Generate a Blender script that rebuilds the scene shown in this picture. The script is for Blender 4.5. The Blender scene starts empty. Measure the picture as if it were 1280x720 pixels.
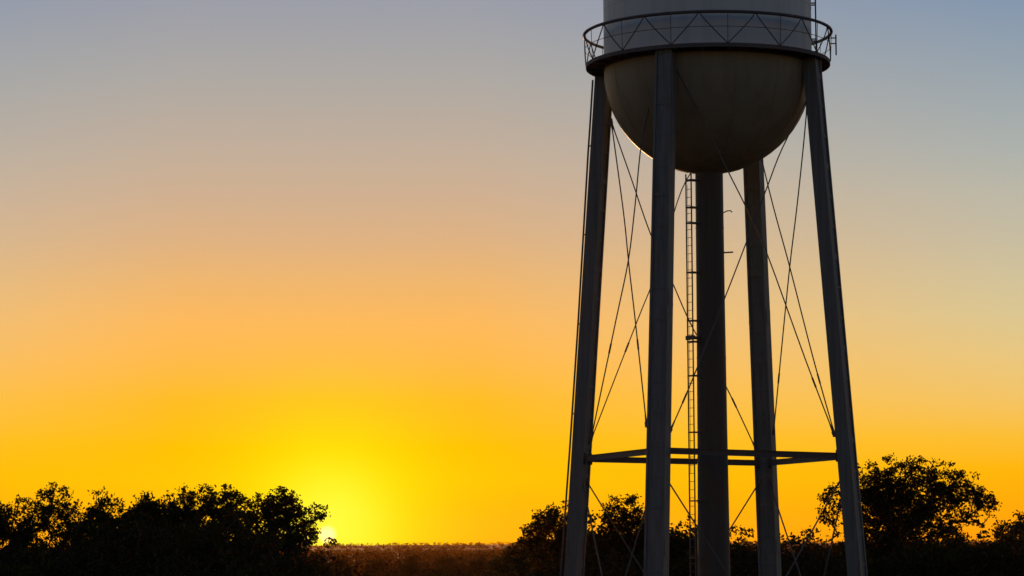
import bpy, math, random
import numpy as np
from mathutils import Vector, Matrix

# ------------------------------------------------------------------ camera, sky, sun, exposure
scene = bpy.context.scene
COL = scene.collection
F_PX, PITCH, ROLL = 3489.5, 0.0911, -0.0060          # focal length in pixels of a 1280 wide frame
cd = bpy.data.cameras.new("camera"); cam = bpy.data.objects.new("camera", cd); COL.objects.link(cam)
cd.sensor_width = 36; cd.lens = F_PX / 1280 * 36; cd.clip_start = 0.5; cd.clip_end = 30000
CM = Matrix.Rotation(math.pi/2 + PITCH, 4, 'X') @ Matrix.Rotation(ROLL, 4, 'Z')
cam.matrix_world = CM
scene.camera = cam

SUN_AZ = math.radians(-3.80)      # left of straight ahead (+Y)
SUN_EL = math.radians(0.19)
sun_dir = Vector((math.sin(SUN_AZ)*math.cos(SUN_EL), math.cos(SUN_AZ)*math.cos(SUN_EL), math.sin(SUN_EL)))

world = bpy.data.worlds.new("World"); scene.world = world; world.use_nodes = True
wt = world.node_tree; wt.nodes.clear()
def N(t, kind, **kw):
    n = t.nodes.new(kind)
    for k, v in kw.items(): setattr(n, k, v)
    return n
def mth(t, op, a, b=None, c=None, clamp=False):
    n = N(t, 'ShaderNodeMath', operation=op, use_clamp=clamp)
    for i, v in enumerate((a, b, c)):
        if v is None: continue
        if isinstance(v, (int, float)): n.inputs[i].default_value = v
        else: t.links.new(v, n.inputs[i])
    return n.outputs[0]
def lin(c):
    return tuple(((v/255)/12.92 if v/255 <= .04045 else ((v/255+.055)/1.055)**2.4) for v in c) + (1,)
def ramp(t, fac, stops, interp='LINEAR'):
    n = N(t, 'ShaderNodeValToRGB'); cr = n.color_ramp; cr.interpolation = interp
    while len(cr.elements) > 1: cr.elements.remove(cr.elements[0])
    cr.elements[0].position = stops[0][0]; cr.elements[0].color = stops[0][1]
    for p, c in stops[1:]:
        e = cr.elements.new(p); e.color = c
    t.links.new(fac, n.inputs[0]); return n.outputs[0]
def mixc(t, fac, a, b, mode='MIX'):
    n = N(t, 'ShaderNodeMix', data_type='RGBA', blend_type=mode); n.clamp_factor = True
    for s, v in ((n.inputs[0], fac), (n.inputs[6], a), (n.inputs[7], b)):
        if isinstance(v, (int, float, tuple)): s.default_value = v
        else: t.links.new(v, s)
    return n.outputs[2]
tc = N(wt, 'ShaderNodeTexCoord'); sep = N(wt, 'ShaderNodeSeparateXYZ'); wt.links.new(tc.outputs['Generated'], sep.inputs[0])
gx, gy, gz = sep.outputs
el = mth(wt, 'MULTIPLY', mth(wt, 'ARCSINE', gz), 57.2958)
tel = mth(wt, 'SQRT', mth(wt, 'DIVIDE', mth(wt, 'MAXIMUM', el, 0.0), 90.0))
az = mth(wt, 'MULTIPLY', mth(wt, 'ARCTAN2', gx, gy), 57.2958)
daz = mth(wt, 'SUBTRACT', az, math.degrees(SUN_AZ)); adaz = mth(wt, 'ABSOLUTE', daz)
def E_(y): return math.sqrt(max(0, (679-y)*0.01642)/90)
near = [(0.0, lin((255,170,0))), (E_(640), lin((255,182,0))), (E_(600), lin((253,194,0))), (E_(560), lin((255,191,0))), (E_(500), lin((255,187,36))),
        (E_(450), lin((255,185,74))), (E_(400), lin((249,184,93))), (E_(350), lin((235,181,112))), (E_(300), lin((219,177,131))),
        (E_(250), lin((206,175,144))), (E_(200), lin((194,174,153))), (E_(100), lin((171,168,163))), (E_(5), lin((153,157,168))),
        (0.50, lin((112,126,144))), (0.75, lin((76,92,124))), (1.0, lin((62,76,108)))]
far  = [(0.0, lin((250,150,4))), (E_(640), lin((254,168,4))), (E_(590), lin((254,182,10))), (E_(550), lin((250,190,54))), (E_(500), lin((241,196,104))),
        (E_(450), lin((230,198,128))), (E_(400), lin((217,198,146))), (E_(350), lin((207,193,155))), (E_(300), lin((196,187,162))),
        (E_(250), lin((186,183,167))), (E_(200), lin((172,177,172))), (E_(100), lin((150,163,173))), (E_(5), lin((128,149,174))),
        (0.50, lin((100,122,150))), (0.75, lin((74,90,124))), (1.0, lin((62,76,108)))]
cn = ramp(wt, tel, near); cf = ramp(wt, tel, far)
side = mth(wt, 'DIVIDE', mth(wt, 'SUBTRACT', adaz, 3.0), 11.0, clamp=True)
skyc = mixc(wt, side, cn, cf)
# yellow aureole round the low sun
e2 = mth(wt, 'MULTIPLY', mth(wt, 'SUBTRACT', el, 0.4), 1.0)
dist = mth(wt, 'SQRT', mth(wt, 'ADD', mth(wt, 'MULTIPLY', mth(wt, 'SUBTRACT', daz, .1), mth(wt, 'SUBTRACT', daz, .1)), mth(wt, 'MULTIPLY', e2, e2)))
g1 = mth(wt, 'POWER', 2.718, mth(wt, 'MULTIPLY', mth(wt, 'POWER', mth(wt, 'DIVIDE', dist, 2.0), 2.0), -1.0))
skyc = mixc(wt, mth(wt, 'MULTIPLY', g1, 1.0), skyc, lin((252,242,0)))
g2 = mth(wt, 'POWER', 2.718, mth(wt, 'MULTIPLY', mth(wt, 'POWER', mth(wt, 'DIVIDE', dist, 0.9), 2.0), -1.0))
skyc = mixc(wt, mth(wt, 'MULTIPLY', g2, .9), skyc, (.98, .98, .05, 1))
sd = N(wt, 'ShaderNodeVectorMath', operation='DOT_PRODUCT'); wt.links.new(tc.outputs['Generated'], sd.inputs[0]); sd.inputs[1].default_value = sun_dir
ang = mth(wt, 'MULTIPLY', mth(wt, 'ARCCOSINE', mth(wt, 'MINIMUM', sd.outputs['Value'], .9999999)), 57.2958)
disc = mth(wt, 'DIVIDE', mth(wt, 'SUBTRACT', 0.21, ang), 0.11, clamp=True)
skyc = mixc(wt, disc, skyc, (1.5, 1.2, .42, 1))
# the sky opposite the sunset is dim
dim = ramp(wt, mth(wt, 'DIVIDE', adaz, 180.0, clamp=True), [(0.0,(1,1,1,1)), (.09,(1,1,1,1)), (.3,(.65,.66,.7,1)), (.55,(.42,.45,.5,1)), (1,(.36,.40,.46,1))])
dimf = mth(wt, 'DIVIDE', mth(wt, 'SUBTRACT', el, 20.0), 50.0, clamp=True)
dimc = mixc(wt, dimf, dim, (.5,.53,.58,1))
skyc = mixc(wt, 1.0, skyc, dimc, 'MULTIPLY')
below = mth(wt, 'DIVIDE', mth(wt, 'SUBTRACT', -0.12, el), 0.1, clamp=True)
skyc = mixc(wt, below, skyc, (.02,.012,.006,1))
bg = N(wt, 'ShaderNodeBackground'); wt.links.new(skyc, bg.inputs[0]); bg.inputs[1].default_value = 1.0
nis = N(wt, 'ShaderNodeTexSky', sky_type='NISHITA'); nis.sun_disc = False
nis.sun_elevation = SUN_EL; nis.sun_rotation = SUN_AZ; nis.dust_density = 3.0
bg2 = N(wt, 'ShaderNodeBackground'); wt.links.new(nis.outputs[0], bg2.inputs[0]); bg2.inputs[1].default_value = 0.003
ad = N(wt, 'ShaderNodeAddShader'); wt.links.new(bg.outputs[0], ad.inputs[0]); wt.links.new(bg2.outputs[0], ad.inputs[1])
wo = N(wt, 'ShaderNodeOutputWorld'); wt.links.new(ad.outputs[0], wo.inputs[0])

sl = bpy.data.lights.new("sun", 'SUN'); sl.energy = 2.0; sl.color = (1.0, .52, .18); sl.angle = math.radians(.5)
so = bpy.data.objects.new("sun", sl); COL.objects.link(so)
LAMP_EL = math.radians(1.0)
ld = Vector((math.sin(SUN_AZ)*math.cos(LAMP_EL), math.cos(SUN_AZ)*math.cos(LAMP_EL), math.sin(LAMP_EL)))
so.rotation_euler = ld.to_track_quat('Z', 'Y').to_euler()
vs = scene.view_settings
vs.view_transform = 'Standard'; vs.look = 'None'; vs.exposure = 0; vs.gamma = 1; vs.use_curve_mapping = False

# ------------------------------------------------------------------ helpers
def ray(x, y):
    v = Vector(((x-640)/F_PX, -(y-360)/F_PX, -1.0)); return (CM.to_3x3() @ v)
def at(x, y, Y):
    d = ray(x, y); return d * (Y / d.y)
def link(name, me, mat=None, parent=None, smooth=False):
    o = bpy.data.objects.new(name, me); COL.objects.link(o)
    if mat and not me.materials: me.materials.append(mat)
    if parent: o.parent = parent
    if smooth:
        for p in me.polygons: p.use_smooth = True
    return o
def tag(o, label=None, cat=None, group=None, kind=None):
    for k, v in (('label', label), ('category', cat), ('group', group), ('kind', kind)):
        if v: o[k] = v
    return o
class MB:
    def __init__(s): s.v = []; s.f = []
    def add(s, vs_, fs):
        b = len(s.v); s.v += [tuple(v) for v in vs_]; s.f += [tuple(b+i for i in f) for f in fs]
    def bar(s, a, b, w, h, up=(0,0,1), w2=None, h2=None):       # box section between two points
        a, b = Vector(a), Vector(b); d = (b-a).normalized(); u = Vector(up)
        x = d.cross(u); x = x.normalized() if x.length > 1e-6 else Vector((1,0,0)); z = x.cross(d).normalized()
        w2 = w2 or w; h2 = h2 or h; pts = []
        for p, ww, hh in ((a, w, h), (b, w2, h2)):
            for i, j in ((-1,-1),(1,-1),(1,1),(-1,1)): pts.append(p + x*(i*ww/2) + z*(j*hh/2))
        s.add(pts, [(0,1,2,3),(7,6,5,4),(0,4,5,1),(1,5,6,2),(2,6,7,3),(3,7,4,0)])
    def tube(s, pts, r, n=8, r2=None, caps=True):
        pts = [Vector(p) for p in pts]; m = len(pts); base = len(s.v); prev = None
        for k, p in enumerate(pts):
            d = (pts[min(k+1,m-1)] - pts[max(k-1,0)]).normalized()
            if prev is None: x = d.orthogonal().normalized()
            else: x = (prev - d*prev.dot(d)); x = x.normalized() if x.length > 1e-6 else d.orthogonal().normalized()
            prev = x; y = d.cross(x)
            rr = r if r2 is None else r + (r2-r)*k/(m-1)
            for i in range(n):
                t = 2*math.pi*i/n; s.v.append(tuple(p + x*(rr*math.cos(t)) + y*(rr*math.sin(t))))
        for k in range(m-1):
            for i in range(n):
                a = base+k*n+i; b = base+k*n+(i+1)%n; s.f.append((a, b, b+n, a+n))
        if caps:
            s.f.append(tuple(base+i for i in reversed(range(n)))); s.f.append(tuple(base+(m-1)*n+i for i in range(n)))
    def lathe(s, prof, c, n=128, closed=False):
        base = len(s.v); m = len(prof)
        for r, z in prof:
            for i in range(n):
                t = 2*math.pi*i/n; s.v.append((c[0]+r*math.sin(t), c[1]-r*math.cos(t), c[2]+z))
        for k in range(m if closed else m-1):
            k2 = (k+1) % m
            for i in range(n):
                j = (i+1) % n; s.f.append((base+k*n+i, base+k*n+j, base+k2*n+j, base+k2*n+i))
    def build(s, name, mat, parent=None, smooth=False):
        me = bpy.data.meshes.new(name); me.from_pydata(s.v, [], s.f); me.validate(); me.update()
        o = link(name, me, mat, None, smooth)
        if parent is not None:
            o.parent = parent; o.matrix_parent_inverse = Matrix.Translation(-parent.location)
        return o

def material(name, base, rough=.6, var=.15, scale=3.0, metal=0.0, stain=None, stain_amt=0.0, streak=6.0, bump=0.0, spec=.5):
    m = bpy.data.materials.new(name); m.use_nodes = True; t = m.node_tree; t.nodes.clear()
    b = N(t, 'ShaderNodeBsdfPrincipled'); o = N(t, 'ShaderNodeOutputMaterial'); t.links.new(b.outputs[0], o.inputs[0])
    g = N(t, 'ShaderNodeNewGeometry')
    nz = N(t, 'ShaderNodeTexNoise'); nz.inputs['Scale'].default_value = scale; nz.inputs['Detail'].default_value = 6
    t.links.new(g.outputs['Position'], nz.inputs['Vector'])
    k = mth(t, 'MULTIPLY_ADD', nz.outputs[0], 2*var, 1-var)
    c = mixc(t, 1.0, tuple(base)+(1,), (1,1,1,1), 'MULTIPLY')
    vm = N(t, 'ShaderNodeVectorMath', operation='SCALE'); t.links.new(c, vm.inputs[0]); t.links.new(k, vm.inputs['Scale'])
    out = vm.outputs[0]
    if stain:
        mp = N(t, 'ShaderNodeMapping'); mp.inputs['Scale'].default_value = (streak, streak, .22); t.links.new(g.outputs['Position'], mp.inputs[0])
        n2 = N(t, 'ShaderNodeTexNoise'); n2.inputs['Scale'].default_value = 1.0; n2.inputs['Detail'].default_value = 5; t.links.new(mp.outputs[0], n2.inputs['Vector'])
        f = mth(t, 'MULTIPLY', mth(t, 'MULTIPLY', mth(t, 'SUBTRACT', n2.outputs[0], .46), 5.0, clamp=True), stain_amt)
        out = mixc(t, f, out, tuple(stain)+(1,))
    t.links.new(out, b.inputs['Base Color'])
    b.inputs['Metallic'].default_value = metal
    r = mth(t, 'MULTIPLY_ADD', nz.outputs[0], .25, rough-.12); t.links.new(r, b.inputs['Roughness'])
    b.inputs['Specular IOR Level'].default_value = spec
    if bump:
        bp = N(t, 'ShaderNodeBump'); bp.inputs['Strength'].default_value = bump; bp.inputs['Distance'].default_value = .05
        t.links.new(nz.outputs[0], bp.inputs['Height']); t.links.new(bp.outputs[0], b.inputs['Normal'])
    return m
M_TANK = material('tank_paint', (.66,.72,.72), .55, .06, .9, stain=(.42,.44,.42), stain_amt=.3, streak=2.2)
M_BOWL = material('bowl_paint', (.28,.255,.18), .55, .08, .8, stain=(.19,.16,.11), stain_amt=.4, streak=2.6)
M_LEG  = material('leg_paint', (.155,.175,.18), .6, .22, .6, stain=(.08,.08,.075), stain_amt=.5, streak=8)
M_COLUMN = material('riser_paint', (.06,.066,.064), .6, .2, .5, stain=(.04,.035,.03), stain_amt=.4, streak=6)
M_DECK = material('deck_steel', (.10,.10,.10), .75, .2, 4)
M_RAIL = material('rail_steel', (.08,.08,.085), .6, .2, 4)
M_BEAM = material('beam_steel', (.10,.09,.09), .65, .2, 2, stain=(.12,.07,.04), stain_amt=.5)
M_ROD  = material('rod_steel', (.12,.11,.10), .65, .25, 6)
M_PAD  = material('gravel', (.17,.155,.13), .95, .25, 1.4, bump=.4, spec=.2)  # for the added bounce pad, shared by the footings and riser base
def leaf_material(name, base, trans):
    m = bpy.data.materials.new(name); m.use_nodes = True; t = m.node_tree; t.nodes.clear()
    g = N(t, 'ShaderNodeNewGeometry'); nz = N(t, 'ShaderNodeTexNoise'); nz.inputs['Scale'].default_value = .9
    t.links.new(g.outputs['Position'], nz.inputs['Vector'])
    k = mth(t, 'MULTIPLY_ADD', nz.outputs[0], 1.2, .4)
    k = mth(t, 'MULTIPLY', k, mth(t, 'MULTIPLY_ADD', g.outputs['Random Per Island'], .8, .6))
    a = N(t, 'ShaderNodeVectorMath', operation='SCALE'); a.inputs[0].default_value = base; t.links.new(k, a.inputs['Scale'])
    c = N(t, 'ShaderNodeVectorMath', operation='SCALE'); c.inputs[0].default_value = trans; t.links.new(k, c.inputs['Scale'])
    d = N(t, 'ShaderNodeBsdfDiffuse'); tr = N(t, 'ShaderNodeBsdfTranslucent'); t.links.new(a.outputs[0], d.inputs[0]); t.links.new(c.outputs[0], tr.inputs[0])
    mx = N(t, 'ShaderNodeMixShader'); mx.inputs[0].default_value = .35; t.links.new(d.outputs[0], mx.inputs[1]); t.links.new(tr.outputs[0], mx.inputs[2])
    o = N(t, 'ShaderNodeOutputMaterial'); t.links.new(mx.outputs[0], o.inputs[0]); return m
M_LEAF = leaf_material('oak_leaf', (.035,.045,.018), (.06,.045,.012))
M_LEAF2 = leaf_material('scrub_leaf', (.042,.04,.02), (.06,.04,.012))
M_FAR = leaf_material('far_canopy', (.034,.022,.010), (.03,.018,.007))
M_BARK = material('bark', (.09,.07,.055), .9, .3, 5, bump=.6, spec=.2)

# ------------------------------------------------------------------ ground
GZ = -10.0
def ground_h(x, y):
    d = math.hypot(x, y)
    k = min(1, max(0, (d-6)/52)); k = k*k*(3-2*k)
    z = -1.7 + (GZ+1.7)*k                                   # the rise the picture is taken from
    if d > 260:
        s = min(1, (d-260)/2200)
        z += s*(1.3*math.sin(x*.0021+1.3) + 1.2*math.sin(y*.0017+.4) + .8*math.sin((x+y)*.0048))
        z += 5.0*min(1, max(0, (d-1500)/3000))
    if 30 < d < 260: z += .12*math.sin(x*.31)*math.sin(y*.23)*min(1, abs(math.hypot(x-7.6, y-106.5)-14)/10)*(math.hypot(x-7.6,y-106.5) > 14)
    return z
rings = [0.01] + [1.5*1.085**i for i in range(101)]
g = MB(); n = 180
for r in rings:
    for i in range(n):
        t = 2*math.pi*i/n; x, y = r*math.sin(t), r*math.cos(t); g.v.append((x, y, ground_h(x, y)))
for k in range(len(rings)-1):
    for i in range(n):
        j = (i+1) % n; g.f.append((k*n+j, k*n+i, (k+1)*n+i, (k+1)*n+j))
M_GROUND = material('dry_grassland', (.055,.045,.026), .95, .45, .06, bump=.5, spec=.1)
tag(g.build('ground', M_GROUND, smooth=True), kind='structure')

# ------------------------------------------------------------------ water tower
TX, TY = 7.6026, 106.50
ALPHA = -0.4516
tower = bpy.data.objects.new('water_tower', None); COL.objects.link(tower); tower.location = (TX, TY, GZ)
tag(tower, 'tall round water tank on four leaning steel legs, dark against the sunset', 'water tower')
R, ZS, ZD, ZR, ZB = 4.0, 18.095, 18.339, 19.507, 3.21
def P(name, mb, mat, parent=None, smooth=False):
    return mb.build(name, mat, tower, smooth) if parent is None else sub(name, mb, mat, parent, smooth)
def sub(name, mb, mat, parent, smooth=False):
    o = mb.build(name, mat, None, smooth); o.parent = parent; return o
C0 = (TX, TY, 0)
pad = MB(); pad.lathe([(0.01,GZ-.3),(13.5,GZ-.3),(13.5,GZ+.06),(13.2,GZ+.07),(0.01,GZ+.10)], C0, 96)
tag(pad.build('gravel_bounce_pad', M_PAD), kind='structure')  # unseen pad, added to bounce sky light onto the lower legs
# tank shell with welded courses and conical roof
TB = ZD-.14
b = MB(); prof = [(R, TB), (R, ZS+7.4), (R+.12, ZS+7.42), (R+.12, ZS+7.5), (2.2, ZS+8.7), (.6, ZS+9.2), (.01, ZS+9.25)]
b.lathe(prof, C0, 256); tank = P('tank', b, M_TANK)
for k in range(3):
    z = ZS + 2.35*(k+1); b = MB(); b.lathe([(R+.001,z-.02),(R+.010,z-.015),(R+.010,z+.015),(R+.001,z+.02)], C0, 256); sub('weld_seam', b, M_TANK, tank)
b = MB()
for k in range(14):                                        # vertical weld laps, one per plate
    t = k*2*math.pi/14 + .2; x, y = TX+R*math.sin(t), TY-R*math.cos(t)
    b.bar((x, y, ZS+.1), (x, y, ZS+7.3), .05, .012, up=(math.sin(t), -math.cos(t), 0))
sub('weld_seam', b, M_TANK, tank)
b = MB(); prof = [(R, TB-.002)]
for i in range(33):
    a = i/32*math.pi/2; prof.append((max(.01, R*math.cos(a)), ZS - R*math.sin(a)))
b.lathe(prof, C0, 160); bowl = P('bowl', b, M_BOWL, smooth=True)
b = MB()
for k in range(14):
    t = k*2*math.pi/14 + .2; pts = []
    for i in range(14):
        a = i/13*1.35; rr = (R+.004)*math.cos(a); pts.append((TX+rr*math.sin(t), TY-rr*math.cos(t), ZS-(R+.004)*math.sin(a)))
    b.tube(pts, .012, 4)
sub('weld_seam', b, M_BOWL, bowl)
# walkway
b = MB(); b.lathe([(R-.02,ZD-.05),(4.67,ZD-.05),(4.67,ZD),(R-.02,ZD)], C0, 128, closed=True)
deck = P('walkway', b, M_DECK)
b = MB(); b.lathe([(4.67,ZD-.13),(4.70,ZD-.13),(4.70,ZD+.02),(4.67,ZD+.02)], C0, 128, closed=True); sub('edge_channel', b, M_DECK, deck)
b = MB(); b.lathe([(R+.003,ZD-.19),(R+.09,ZD-.19),(R+.09,ZD-.16),(R+.03,ZD-.15),(R+.03,ZD-.052),(R+.003,ZD-.052)], C0, 128, closed=True); sub('ring_girder', b, M_DECK, deck)
for k in range(28):
    t = 2*math.pi*(k+.5)/28; s_, c_ = math.sin(t), -math.cos(t)
    b = MB(); b.bar((TX+(R+.03)*s_, TY+(R+.03)*c_, ZD-.12), (TX+4.66*s_, TY+4.66*c_, ZD-.10), .06, .12); sub('bracket', b, M_DECK, deck)
# railing
def circ(r, z, n, a0=0, a1=2*math.pi): return [(TX+r*math.sin(a0+(a1-a0)*i/n), TY-r*math.cos(a0+(a1-a0)*i/n), z) for i in range(n+1)]
RR = 4.76
b = MB(); b.tube(circ(RR, ZR, 128), .062, 8, caps=False); rail = P('handrail', b, M_RAIL, smooth=True)
b = MB(); b.tube(circ(RR-.02, ZD+.62, 128), .012, 6, caps=False); sub('mid_rail', b, M_RAIL, rail, True)
NB = 14
for k in range(NB):
    t0 = 2*math.pi*k/NB - .135
    top = (TX+RR*math.sin(t0), TY-RR*math.cos(t0), ZR)
    for sg in (-1, 1):
        pts = []
        for i in range(7):
            u = i/6; a = t0 + sg*(math.pi/NB)*(u**1.15); rr = RR - (RR-4.71)*u
            pts.append((TX+rr*math.sin(a), TY-rr*math.cos(a), ZR-(ZR-ZD)*u))
        b = MB(); b.tube(pts, .022, 6); sub('lattice_bar', b, M_RAIL, rail)
for k in range(NB):
    a = 2*math.pi*(k+.5)/NB - .135
    b = MB(); b.bar((TX+4.72*math.sin(a), TY-4.72*math.cos(a), ZD), (TX+RR*math.sin(a), TY-RR*math.cos(a), ZR), .022, .022, up=(1,0,0)); sub('post', b, M_RAIL, rail)
# fittings clipped to the railing on its right hand end
a = math.radians(84); q = Vector((TX+4.93*math.sin(a), TY-4.93*math.cos(a), 0))
b = MB(); b.tube([q+Vector((0,0,ZD+.25)), q+Vector((0,0,ZR-.12))], .028, 8)
b.bar(q+Vector((0,0,ZD+.7)), q+Vector((-.24,0,ZD+.7)), .04, .04); b.bar(q+Vector((0,0,ZR-.25)), q+Vector((-.24,0,ZR-.25)), .04, .04)
P('antenna', b, M_RAIL)
# legs
dx = {0: .053, 1: -.05, 2: .085, 3: -.07}
def legp(i, z, dr=0.0):
    a = ALPHA + i*math.pi/2; rad = 5.4267 - .0761*(z-ZB) + dr
    return Vector((TX + rad*math.sin(a) + dx[i], TY - rad*math.cos(a), z))
def legaxes(i):
    a = ALPHA + i*math.pi/2; return Vector((math.sin(a), -math.cos(a), 0)), Vector((math.cos(a), math.sin(a), 0))
ZT = [18.10, 18.28, 18.28, 18.28]
for i in range(4):
    out, tan = legaxes(i)
    fwd = Vector((0,-1,0)); sx = Vector((1,0,0))
    lo, hi = legp(i, GZ+.1), legp(i, ZT[i])
    def w_at(z): return .66 + (ZT[i]-z)/28*.17
    core = MB(); core.bar(lo, hi, w_at(GZ)-.16, .40, up=out, w2=w_at(ZT[i])-.14, h2=.40)
    leg = P('leg', core, M_LEG)
    for sg in (-1, 1):                                     # the two flanged channels
        f = MB()
        f.bar(lo + tan*sg*(w_at(GZ)/2-.04), hi + tan*sg*(w_at(18)/2-.04), .08, .52, up=out)
        sub('channel', f, M_LEG, leg)
    z = ZT[i]-.75; kk = 0
    while z > GZ+.5:
        c = legp(i, z); w = w_at(z)-.165; pl = MB()
        pl.bar(c - tan*w/2, c + tan*w/2, .46, .10 if kk % 3 else .22); sub('batten_plate', pl, M_LEG, leg)
        z -= 1.15; kk += 1
    for zs_ in (-.2, 8.9):
        c = legp(i, zs_)
        for sg in (-1, 1):
            pl = MB(); pl.bar(c + tan*sg*w_at(zs_)/2 - Vector((0,0,.28)), c + tan*sg*w_at(zs_)/2 + Vector((0,0,.28)), .045, .40, up=out); sp = sub('splice_plate', pl, M_LEG, leg)
    cap = MB(); c = hi
    ring = []
    for s_ in (-1, 1):
        for j in range(11):
            t = math.pi*j/10; ring.append(c + tan*(.33*math.cos(t)) + Vector((0,0,.22*math.sin(t))) + out*(s_*.24))
    cap.add(ring, [tuple(range(10,-1,-1)), tuple(range(11,22))] + [(j, j+1, j+12, j+11) for j in range(10)] + [(10,0,11,21)])
    sub('cap_plate', cap, M_LEG, leg)
    fo = MB(); q = legp(i, GZ); fo.bar(q+Vector((0,0,-.2)), q+Vector((0,0,.35)), 1.5, 1.5, up=tan, w2=1.2, h2=1.2); P('footing', fo, M_PAD)
# riser
b = MB(); b.lathe([(.665, GZ+.05), (.622, -1.2), (.575, 4.2), (.545, 9.0), (.532, 14.3)], C0, 64); riser = P('riser', b, M_COLUMN, smooth=True)
for z, r in ((-4,.640),(1.5,.599),(7,.558),(12,.537)):
    b = MB(); b.lathe([(r-.01,z-.02),(r+.012,z-.015),(r+.012,z+.015),(r-.01,z+.02)], C0, 64); sub('weld_seam', b, M_COLUMN, riser)
b = MB(); b.lathe([(.01,GZ+.1),(1.1,GZ+.1),(1.1,GZ+.5),(.67,GZ+.5)], C0, 48); sub('base_flange', b, M_PAD, riser)
# horizontal ring of struts
ZJ = [.11, -.06, -.10, .03]
for i in range(4):
    j = (i+1) % 4; a, c = legp(i, ZB+ZJ[i]), legp(j, ZB+ZJ[j]); d = (c-a).normalized(); a2, c2 = a+d*.30, c-d*.30
    b = MB(); side_ = d.cross(Vector((0,0,1)))
    b.bar(a2, c2, .03, .19)
    b.bar(a2+Vector((0,0,.105)), c2+Vector((0,0,.105)), .12, .02); b.bar(a2-Vector((0,0,.105)), c2-Vector((0,0,.105)), .12, .02)
    st = P('strut', b, M_BEAM)
    for e, sg in ((a2, 1), (c2, -1)):
        gp = MB(); gp.bar(e + d*sg*.06 - Vector((0,0,.22)), e + d*sg*.06 + Vector((0,0,.22)), .20, .02, up=side_); sub('gusset', gp, M_BEAM, st)
# diagonal tie rods: points picked off the rod and set into the plane of its panel
def panel(i, j):
    a, b_, c = legp(i, ZB), legp(i, 16), legp(j, ZB); return a, (b_-a).cross(c-a).normalized()
def onpanel(px, i, j):
    p0, nrm = panel(i, j); d = ray(*px); return d * (p0.dot(nrm)/d.dot(nrm))
def spline(pts, k=4):
    out = []
    for n_ in range(len(pts)-1):
        p0 = pts[max(n_-1,0)]; p1 = pts[n_]; p2 = pts[n_+1]; p3 = pts[min(n_+2,len(pts)-1)]
        for s_ in range(k):
            t = s_/k; out.append(.5*((2*p1)+(p2-p0)*t+(2*p0-5*p1+4*p2-p3)*t*t+(3*p1-p0-3*p2+p3)*t**3))
    out.append(pts[-1]); return out
Fl, Rl, Bl, Ll = 0, 1, 2, 3
rods = [(Ll,Fl,[(764,152),(772,210),(780.5,275),(786.5,335),(794,400),(808,530)]),
        (Ll,Fl,[(823,88),(803,172),(794,255),(785.5,325),(770,400),(739,548)]),
        (Ll,Bl,[(764,152),(788,220),(813,292),(840,352),(866,410),(907,482),(945,562)]),
        (Ll,Bl,[(934,150),(893,180),(858,225),(838,280),(816,352),(797,400),(738,552)]),
        (Fl,Rl,[(842,80),(870,133),(907,208),(933,260),(958,315),(1007,450),(1042,542)]),
        (Fl,Rl,[(1012,118),(978,185),(960,231),(934,300),(907,370),(864,478),(838,538)]),
        (Bl,Rl,[(950,190),(966,256),(987,333),(1016,446),(1043,542)]),
        (Bl,Rl,[(1009,130),(1004,185),(996,260),(987,335),(976,446),(967,540)])]
for i, j, px in rods:
    pts = spline([onpanel(p, i, j) for p in px])
    b = MB(); b.tube(pts, .025, 6); ro = P('tie_rod', b, M_ROD, smooth=True)
    for e, nx in ((pts[0], pts[2]), (pts[-1], pts[-3])):
        d = (nx-e).normalized(); b = MB(); b.tube([e-d*.12, e+d*.08], .065, 8); b.tube([e+d*.08, e+d*.40], .042, 8, r2=.026); sub('clevis', b, M_ROD, ro)
    m_ = pts[len(pts)-4]; d = (pts[len(pts)-3]-m_).normalized(); b = MB(); b.tube([m_-d*.2, m_+d*.2], .036, 8); sub('turnbuckle', b, M_ROD, ro)
for i in range(4):
    j = (i+1) % 4
    for p, q in ((i, j), (j, i)):
        a, c = legp(p, ZB-.45), legp(q, GZ+.7); d = (c-a).normalized(); a = a+d*.3
        pts = []
        for s_ in range(9):
            u = s_/8; pts.append(a.lerp(c, u) - Vector((0,0,.16*4*u*(1-u))))
        b = MB(); b.tube(pts, .030, 6); ro = P('tie_rod', b, M_ROD, smooth=True)
        b = MB(); b.tube([a-d*.25, a+d*.25], .06, 8); sub('clevis', b, M_ROD, ro)
# ladder beside the riser
def ladder(name, a0, z0, z1, rr, half, mat, step=.31, br=2.4):
    o_, t_ = Vector((math.sin(a0), -math.cos(a0), 0)), Vector((math.cos(a0), math.sin(a0), 0))
    c = Vector((TX, TY, 0)) + o_*rr
    b = MB(); 
    for sg in (-1, 1): b.bar(c+t_*sg*half+Vector((0,0,z0)), c+t_*sg*half+Vector((0,0,z1)), .018, .055, up=o_)
    la = P(name, b, mat)
    z = z0+.2; k = 0
    while z < z1-.1: b = MB(); b.tube([c-t_*half+Vector((0,0,z)), c+t_*half+Vector((0,0,z))], .011, 6); sub('rung', b, mat, la); z += step
    return la, c, o_, t_
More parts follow.
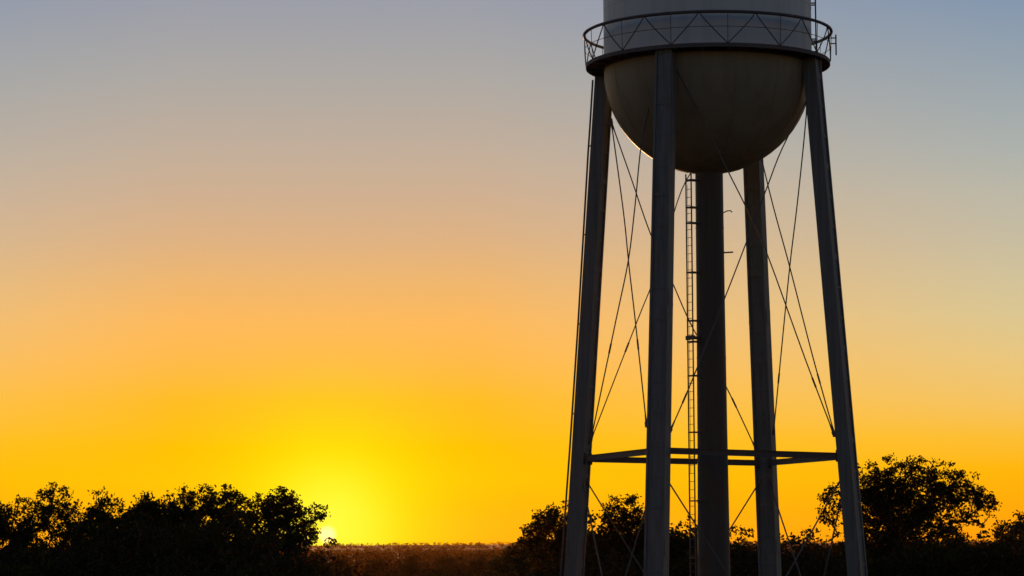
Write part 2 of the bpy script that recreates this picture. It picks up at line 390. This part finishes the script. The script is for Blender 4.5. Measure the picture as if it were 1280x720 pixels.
# climbs the left flank of the riser, turned a little towards the camera
la, c, o_, t_ = ladder('ladder', math.radians(-62), GZ+.3, 14.05, .93, .19, M_ROD)
for z in (-8,-5.5,-3,-.6,1.55,4.15,6.3,7.6,8.4,10.25,12.15,12.75,13.8):
    b = MB()
    for sg in (-1, 1): b.bar(c+t_*sg*.19+Vector((0,0,z)), c+t_*sg*.14-o_*.42+Vector((0,0,z)), .03, .05)
    b.bar(c-t_*.21+Vector((0,0,z)), c+t_*.21+Vector((0,0,z)), .05, .05)
    sub('stand_off', b, M_ROD, la)
b = MB(); b.tube([c+o_*.05+Vector((0,0,2.6)), c+o_*.05+Vector((0,0,13.6))], .008, 5); sub('safety_cable', b, M_ROD, la)
b = MB(); q = c+Vector((0,0,7.75)); b.bar(q-t_*.24, q+t_*.24, .14, .16); b.bar(q-o_*.05, q-o_*.45, .10, .12); sub('platform_clamp', b, M_RAIL, la)
# ladder up the right side of the tank
la, c, o_, t_ = ladder('ladder', math.radians(84), ZD+.02, ZS+7.6, R+.17, .2, M_ROD)
for z in (19.2, 20.6, 22, 23.5, 25):
    b = MB()
    for sg in (-1, 1): b.bar(c+t_*sg*.2+Vector((0,0,z)), c+t_*sg*.2-o_*.17+Vector((0,0,z)), .03, .05)
    sub('stand_off', b, M_ROD, la)
# step pegs on the right of the riser
b = MB(); x0 = TX+.50; z = 12.62; b.tube([(x0,TY-.1,z-.06),(x0+.17,TY-.1,z+.02),(x0+.3,TY-.1,z+.03),(x0+.36,TY-.1,z-.04)], .022, 6); P('peg', b, M_ROD)
b = MB(); b.tube([(x0,TY-.1,11.03),(x0+.38,TY-.1,11.05)], .03, 6); P('peg', b, M_ROD)
# conduit down the outside of the left leg
b = MB(); pts = []
for y, x in ((100,741),(160,737.3),(190,735.2),(300,728.8),(404,722.6),(480,717.6),(560,712.3),(640,706.5)): pts.append(at(x, y, legp(3, 10).y))
d = (pts[-1]-pts[-2]).normalized(); pts.append(pts[-1] + d*((pts[-1].z-GZ-.2)/-d.z))
b.tube(pts, .038, 8); cond = P('conduit', b, M_RAIL, smooth=True)
for z in (1, 5, 8.5, 12, 15.5):
    lp = legp(3, z)-Vector((.30,0,0)); t = next((k for k in range(len(pts)-1) if pts[k+1].z <= z), 0)
    q = pts[t].lerp(pts[t+1], (z-pts[t].z)/(pts[t+1].z-pts[t].z)); b = MB(); b.bar(q, lp, .04, .05); sub('clip', b, M_RAIL, cond)

# ------------------------------------------------------------------ trees
def leaf_quads(centers, rad, per, size, rng):
    n = len(centers)*per
    c = np.repeat(centers, per, 0)
    rd = np.repeat(np.asarray(rad), per)[:,None] if np.ndim(rad) else rad
    o = rng.normal(size=(n,3)); o /= np.linalg.norm(o, axis=1)[:,None]; o *= rng.random((n,1))**.5*rd; o[:,2] *= .75
    c = c + o
    d = rng.normal(size=(n,3)); d /= np.linalg.norm(d, axis=1)[:,None]
    e = np.cross(d, rng.normal(size=(n,3))); e /= np.linalg.norm(e, axis=1)[:,None]
    L = size*(.6+.8*rng.random((n,1)))
    v = np.stack([c-d*L/2, c+e*L*.27, c+d*L/2, c-e*L*.27], 1).reshape(-1,3)
    return v
def quads_mesh(name, v, mat):
    me = bpy.data.meshes.new(name); nf = len(v)//4
    me.vertices.add(len(v)); me.vertices.foreach_set('co', v.astype(np.float32).ravel())
    me.loops.add(nf*4); me.loops.foreach_set('vertex_index', np.arange(nf*4, dtype=np.int32))
    me.polygons.add(nf); me.polygons.foreach_set('loop_start', np.arange(0, nf*4, 4, dtype=np.int32)); me.polygons.foreach_set('loop_total', np.full(nf, 4, dtype=np.int32))
    me.update(calc_edges=True); me.validate(); me.materials.append(mat); return me
def tree_meshes(seed, H, hw, base, tips, per, leaf=.22, lump=.28, lobes=None, clus=.5, mat=None, hollow=.35, flat=1.0):
    """trunk base at the origin; crown from height `base` to H, half width hw"""
    rng = np.random.default_rng(seed)
    pts = []
    ph = rng.random(6)*6.28
    cz = (base+H)/2; hz = (H-base)/2
    if lobes is None: lobes = [(0,0,cz,hw,hz)]
    vol = np.array([l[3]**2*l[4] for l in lobes]); pr = vol/vol.sum()
    while len(pts) < tips:
        l = lobes[rng.choice(len(lobes), p=pr)]
        d = rng.normal(size=3); d /= np.linalg.norm(d)
        r = (hollow + (1-hollow)*rng.random())**.6 if rng.random() < .8 else rng.random()
        az_ = math.atan2(d[1], d[0])
        k = 1 - lump*.5 + lump*.5*(math.sin(3*az_+ph[0]+2*d[2])+math.sin(5*az_+ph[1]+4*d[2])*.6+math.sin(7*d[2]+ph[2])*.6)
        r = min(r, 1.0)*k
        if d[2] < 0: r *= .9
        pts.append((l[0]+d[0]*l[3]*r, l[1]+d[1]*l[3]*r, l[2]+d[2]*l[4]*r))
    pts = np.array(pts)
    z0 = base*.75
    # skeleton: trunk then greedy attachment
    nodes = [np.array([0,0,0.]), np.array([.1,0,z0*.5]), np.array([0,.1,z0])]; par = [-1,0,1]
    top = nodes[-1]
    order = np.argsort(np.linalg.norm(pts-top, axis=1))
    child_w = {}
    arr = list(nodes)
    for k in order:
        p = pts[k]; A = np.array(arr); dd = np.linalg.norm(A-p, axis=1); dd[:2] += 50
        rise = np.maximum(0, A[:,2]-p[2]); q = int(np.argmin(dd + rise*1.2))
        a = arr[q]; L = np.linalg.norm(p-a); cur = q
        ns = max(1, int(L/.9))
        for s_ in range(1, ns+1):
            w = a + (p-a)*s_/ns
            if s_ < ns: w = w + rng.normal(size=3)*.08*L/ns
            arr.append(w); par.append(cur); cur = len(arr)-1
    wgt = np.ones(len(arr))
    for k in range(len(arr)-1, 0, -1): wgt[par[k]] += wgt[k]
    tr = MB(); r0 = .035*H*.62
    rad = r0*(wgt/wgt[0])**.45
    for k in range(1, len(arr)):
        if rad[k] < .010: rad[k] = .010
        ra = rad[par[k]] if k < 4 else min(rad[par[k]], rad[k]*1.5)
        tr.tube([arr[par[k]], arr[k]], max(.010, ra)*(1.35 if k == 1 else 1), 7 if rad[k] > .1 else 4, r2=max(.009, rad[k]), caps=False)
    me_t = bpy.data.meshes.new('trunk'); me_t.from_pydata([tuple(v) for v in tr.v], [], tr.f); me_t.update(); me_t.materials.append(M_BARK)
    cl = clus*(.6+.8*rng.random(len(pts)))
    v = leaf_quads(pts, cl, per, leaf, rng)
    me_c = quads_mesh('crown', v, mat or M_LEAF); return me_t, me_c
def plant(name, loc, meshes, label, cat, group=None, rot=0, sc=1.0, parts=('trunk','crown')):
    r = bpy.data.objects.new(name, None); COL.objects.link(r); r.location = loc; r.rotation_euler = (0,0,rot); r.scale = (sc,sc,sc)
    tag(r, label, cat, group)
    for nm, me in zip(parts, meshes):
        o = bpy.data.objects.new(nm, me); COL.objects.link(o); o.parent = r
    return r
def gz(x, y): return ground_h(x, y)
# (centre px, half width px, top px, distance, kind, label)
specs = [
 (-4,  46, 619, 168, 'sparse', 'leafy oak cut by the left edge of the picture'),
 (62,  58, 605, 172, 'sparse', 'open crowned oak with sky showing through, second tree from the left edge'),
 (128, 44, 611, 166, 'sparse', 'narrow open oak between the loose crowned oak and the dense black ones'),
 (190, 52, 608, 174, 'dense',  'dense dark oak left of the tallest tree of the left row'),
 (263, 72, 600, 170, 'dense',  'widest and tallest dense oak of the left row'),
 (351, 57, 606, 163, 'sun', 'oak whose right side thins out in front of the setting sun'),
 (694, 52, 622, 158, 'sparse', 'oak sloping down to the left beside the left leg of the water tower'),
 (781, 46, 617, 165, 'sparse', 'round topped oak seen between the left and front legs of the water tower'),
 (1270, 44, 640, 168, 'sparse', 'small loose oak cut by the right edge of the picture'),
]
def build(name, px, hw, ty, Y, kind, label, seed, group, cat='tree'):
    p = at(px, ty, Y); g0 = gz(p.x, Y); H = p.z - g0; w = hw*Y/F_PX
    if kind == 'sparse': ms = tree_meshes(seed, H, w*1.02, H*.33, 640, 30, .19, .20, clus=.42, hollow=.5)
    elif kind == 'dense': ms = tree_meshes(seed, H, w*1.05, H*.30, 1000, 40, .21, .16, clus=.48, hollow=.4)
    elif kind == 'sun':
        zz = at(0, 700, Y).z-g0
        ms = tree_meshes(seed, H, w, H*.3, 640, 28, .19, .2, clus=.38, lobes=[(-.1,0,H-2.3,w*.80,2.3),(w*.80,0,H-1.75,w*.32,.80),(-1.2,0,H*.50,w*.66,H*.24),(1.85,0,H-2.55,.75,.65),(1.2,0,H-3.3,1.0,.8)])
    return plant(name, (p.x, Y, g0), ms, label, cat, group)
for k, s in enumerate(specs): build('oak_tree', *s, seed=11+k, group=None)
# big spreading oak right of the tower
Y = 160; p = at(1138, 567, Y); g0 = gz(p.x, Y); H = p.z-g0; m = Y/F_PX
def lob(px, py, hwx, hwy): q = at(px, py, Y); return (q.x-p.x, 0, q.z-g0, hwx*m, hwy*m)
ms = tree_meshes(77, H, 105*m, H*.3, 1750, 24, .19, .24, clus=.38, hollow=.5,
     lobes=[lob(1136,620,62,53), lob(1108,640,60,50), lob(1200,628,42,34), lob(1228,630,22,30), lob(1094,612,40,36), lob(1180,610,34,30), lob(1040,630,26,36), lob(1150,690,85,50), lob(1080,700,60,50)])
plant('oak_tree', (p.x, Y, g0), ms, 'broad spreading oak just right of the water tower, tallest tree in view', 'tree')
# understorey rows that close the skyline below the crowns
protoA = tree_meshes(201, 10.0, 3.3, 2.0, 420, 40, .24, .26, clus=.55, mat=M_LEAF)
protoB = tree_meshes(202, 10.0, 2.9, 1.6, 400, 40, .24, .34, clus=.52, mat=M_LEAF)
protoC = tree_meshes(203, 10.0, 3.8, 2.2, 460, 40, .24, .30, clus=.58, mat=M_LEAF2)
protoD = tree_meshes(204, 10.0, 3.0, 1.8, 150, 26, .20, .5, clus=.38, mat=M_LEAF)
pr = [protoA, protoB, protoC, protoD]
random.seed(5)
under = []
for x in range(-20, 372, 26): under.append((x+random.uniform(-6,6), (678 if x < 150 else 644 if x < 315 else 674)+random.uniform(-6,6), 150+random.uniform(-6,10), random.choice((0,1,2)), 'left'))
for x in range(-10, 380, 34): under.append((x+random.uniform(-8,8), 690+random.uniform(-4,6), 138+random.uniform(-4,6), random.choice((0,1,2)), 'leftfront'))
for x, y in ((660,662),(690,656),(716,660),(742,650),(768,655),(795,652),(822,650),(846,645),(862,646),(886,652),(912,668),(940,668),(966,670),(992,667),(1018,668),(1044,664),(1070,660)):
    under.append((x, y+random.uniform(-1,2), 172+random.uniform(-6,8), random.choice((0,1,2)), 'mid'))
for x in range(655, 1090, 30): under.append((x+random.uniform(-8,8), 686+random.uniform(-5,6), 142+random.uniform(-4,6), random.choice((0,1,2)), 'midfront'))
for x in range(1080, 1310, 26): under.append((x+random.uniform(-6,6), (676 if x < 1225 else 660)+random.uniform(-4,5), 150+random.uniform(-6,8), random.choice((0,1,2)), 'right'))
ORD = 'first second third fourth fifth sixth seventh eighth ninth tenth eleventh twelfth thirteenth fourteenth fifteenth sixteenth seventeenth eighteenth nineteenth twentieth'.split()
names = {'left': ('low dark oak from the left beneath the tall oaks left of the sun', 'low oaks beneath the left treeline'),
         'leftfront': ('black scrub oak from the left along the bottom left edge', 'scrub oaks in the front row at left'),
         'mid': ('low dark oak from the left whose top shows behind the tower legs', 'low oaks behind the tower'),
         'midfront': ('black scrub oak from the left in the front row below the tower', 'scrub oaks in the front row behind the tower'),
         'right': ('dark low oak from the left beneath the broad spreading oak', 'low oaks at the right')}
cnt = {}
for x, y, Y, k, grp in sorted(under):
    p = at(x, y, Y); g0 = gz(p.x, Y); sc = (p.z-g0)/10.0
    lab, gr = names[grp]; i = cnt.get(grp, 0); cnt[grp] = i+1
    plant('scrub_oak', (p.x, Y, g0), pr[k], ORD[i]+' '+lab, 'tree', gr, random.uniform(0,6.28), sc)
# loose wispy small trees
for x, y, Y, lab in (
                     (742, 640, 168, 'thin sapling sticking up just right of the left tower leg'),
                     (927, 655, 176, 'sparse sapling seen right of the riser pipe'),
                     (948, 660, 178, 'small sparse sapling against the back leg of the tower'),
                     (1006, 658, 182, 'low ragged sapling left of the broad spreading oak')):
    p = at(x, y, Y); g0 = gz(p.x, Y); sc = (p.z-g0)/10.0; plant('sapling', (p.x, Y, g0), protoD, lab, 'tree', None, random.uniform(0,6.28), sc)
# mid-distance trees in the open gap by the sun
gap = [(395,702,230),(432,706,250),(400,712,200),(455,712,240),(480,708,300),(505,700,330),(530,704,340),(556,701,330),(582,699,310),(604,694,290),(628,689,260),(650,682,240),
       (470,696,480),(515,693,520),(560,692,500),(600,690,470),(430,697,520),(640,688,430),(540,712,230),(575,711,225),(610,706,215),(640,700,205),(505,716,230),(370,700,210)]
for far_, lab in ((False, 'nearer scrub oak from the left in the open gap right of the sun'), (True, 'small distant scrub oak from the left below the horizon right of the sun')):
    for i, (x, y, Y) in enumerate(sorted(g_ for g_ in gap if (g_[2] > 280) == far_)):
        p = at(x, y, Y); g0 = gz(p.x, Y); sc = max(.35, (p.z-g0)/10.0)
        plant('scrub_oak', (p.x, Y, g0), pr[(i*2+1) % 3], ORD[i]+' '+lab, 'tree', 'scattered scrub oaks in the open gap', i*1.3, sc)
# far woodland running to the horizon
rng = np.random.default_rng(9); cs = []; rr = []
while len(cs) < 10000:
    d = 650*(5000/650)**rng.random(); a = math.radians(rng.uniform(-22, 22)); x, y = d*math.sin(a), d*math.cos(a)
    if d < 1500 and rng.random() < .45: continue
    h = rng.uniform(3.0, 5.0)*(1+.35*math.sin(x*.021+y*.004)*math.sin(x*.0083-y*.011)+.2*math.sin(x*.055+y*.02)); cs.append((x, y, ground_h(x, y)+h*.45)); rr.append(h*.75)
v = leaf_quads(np.array(cs), np.array(rr), 34, 1.4, rng)
fo = bpy.data.objects.new('far_woodland', quads_mesh('far_woodland', v, M_FAR)); COL.objects.link(fo)
tag(fo, 'low hazy scrub woodland running out to the horizon', 'woodland', kind='stuff')

# evening haze over the whole plain
hz = MB(); X_ = 6200.0; zt = 45.0; zb_ = -16.0
hz.add([(-X_,-X_,zb_),(X_,-X_,zb_),(X_,X_,zb_),(-X_,X_,zb_),(-X_,-X_,zt),(X_,-X_,zt),(X_,X_,zt),(-X_,X_,zt)], [(3,2,1,0),(4,5,6,7),(0,1,5,4),(1,2,6,5),(2,3,7,6),(3,0,4,7)])
mh = bpy.data.materials.new('haze'); mh.use_nodes = True; t = mh.node_tree; t.nodes.clear()
vo = N(t, 'ShaderNodeVolumePrincipled'); vo.inputs['Color'].default_value = (.98,.40,.10,1); vo.inputs['Density'].default_value = .000011; vo.inputs['Anisotropy'].default_value = .75
o = N(t, 'ShaderNodeOutputMaterial'); t.links.new(vo.outputs[0], o.inputs['Volume'])
tag(hz.build('haze', mh), kind='stuff')
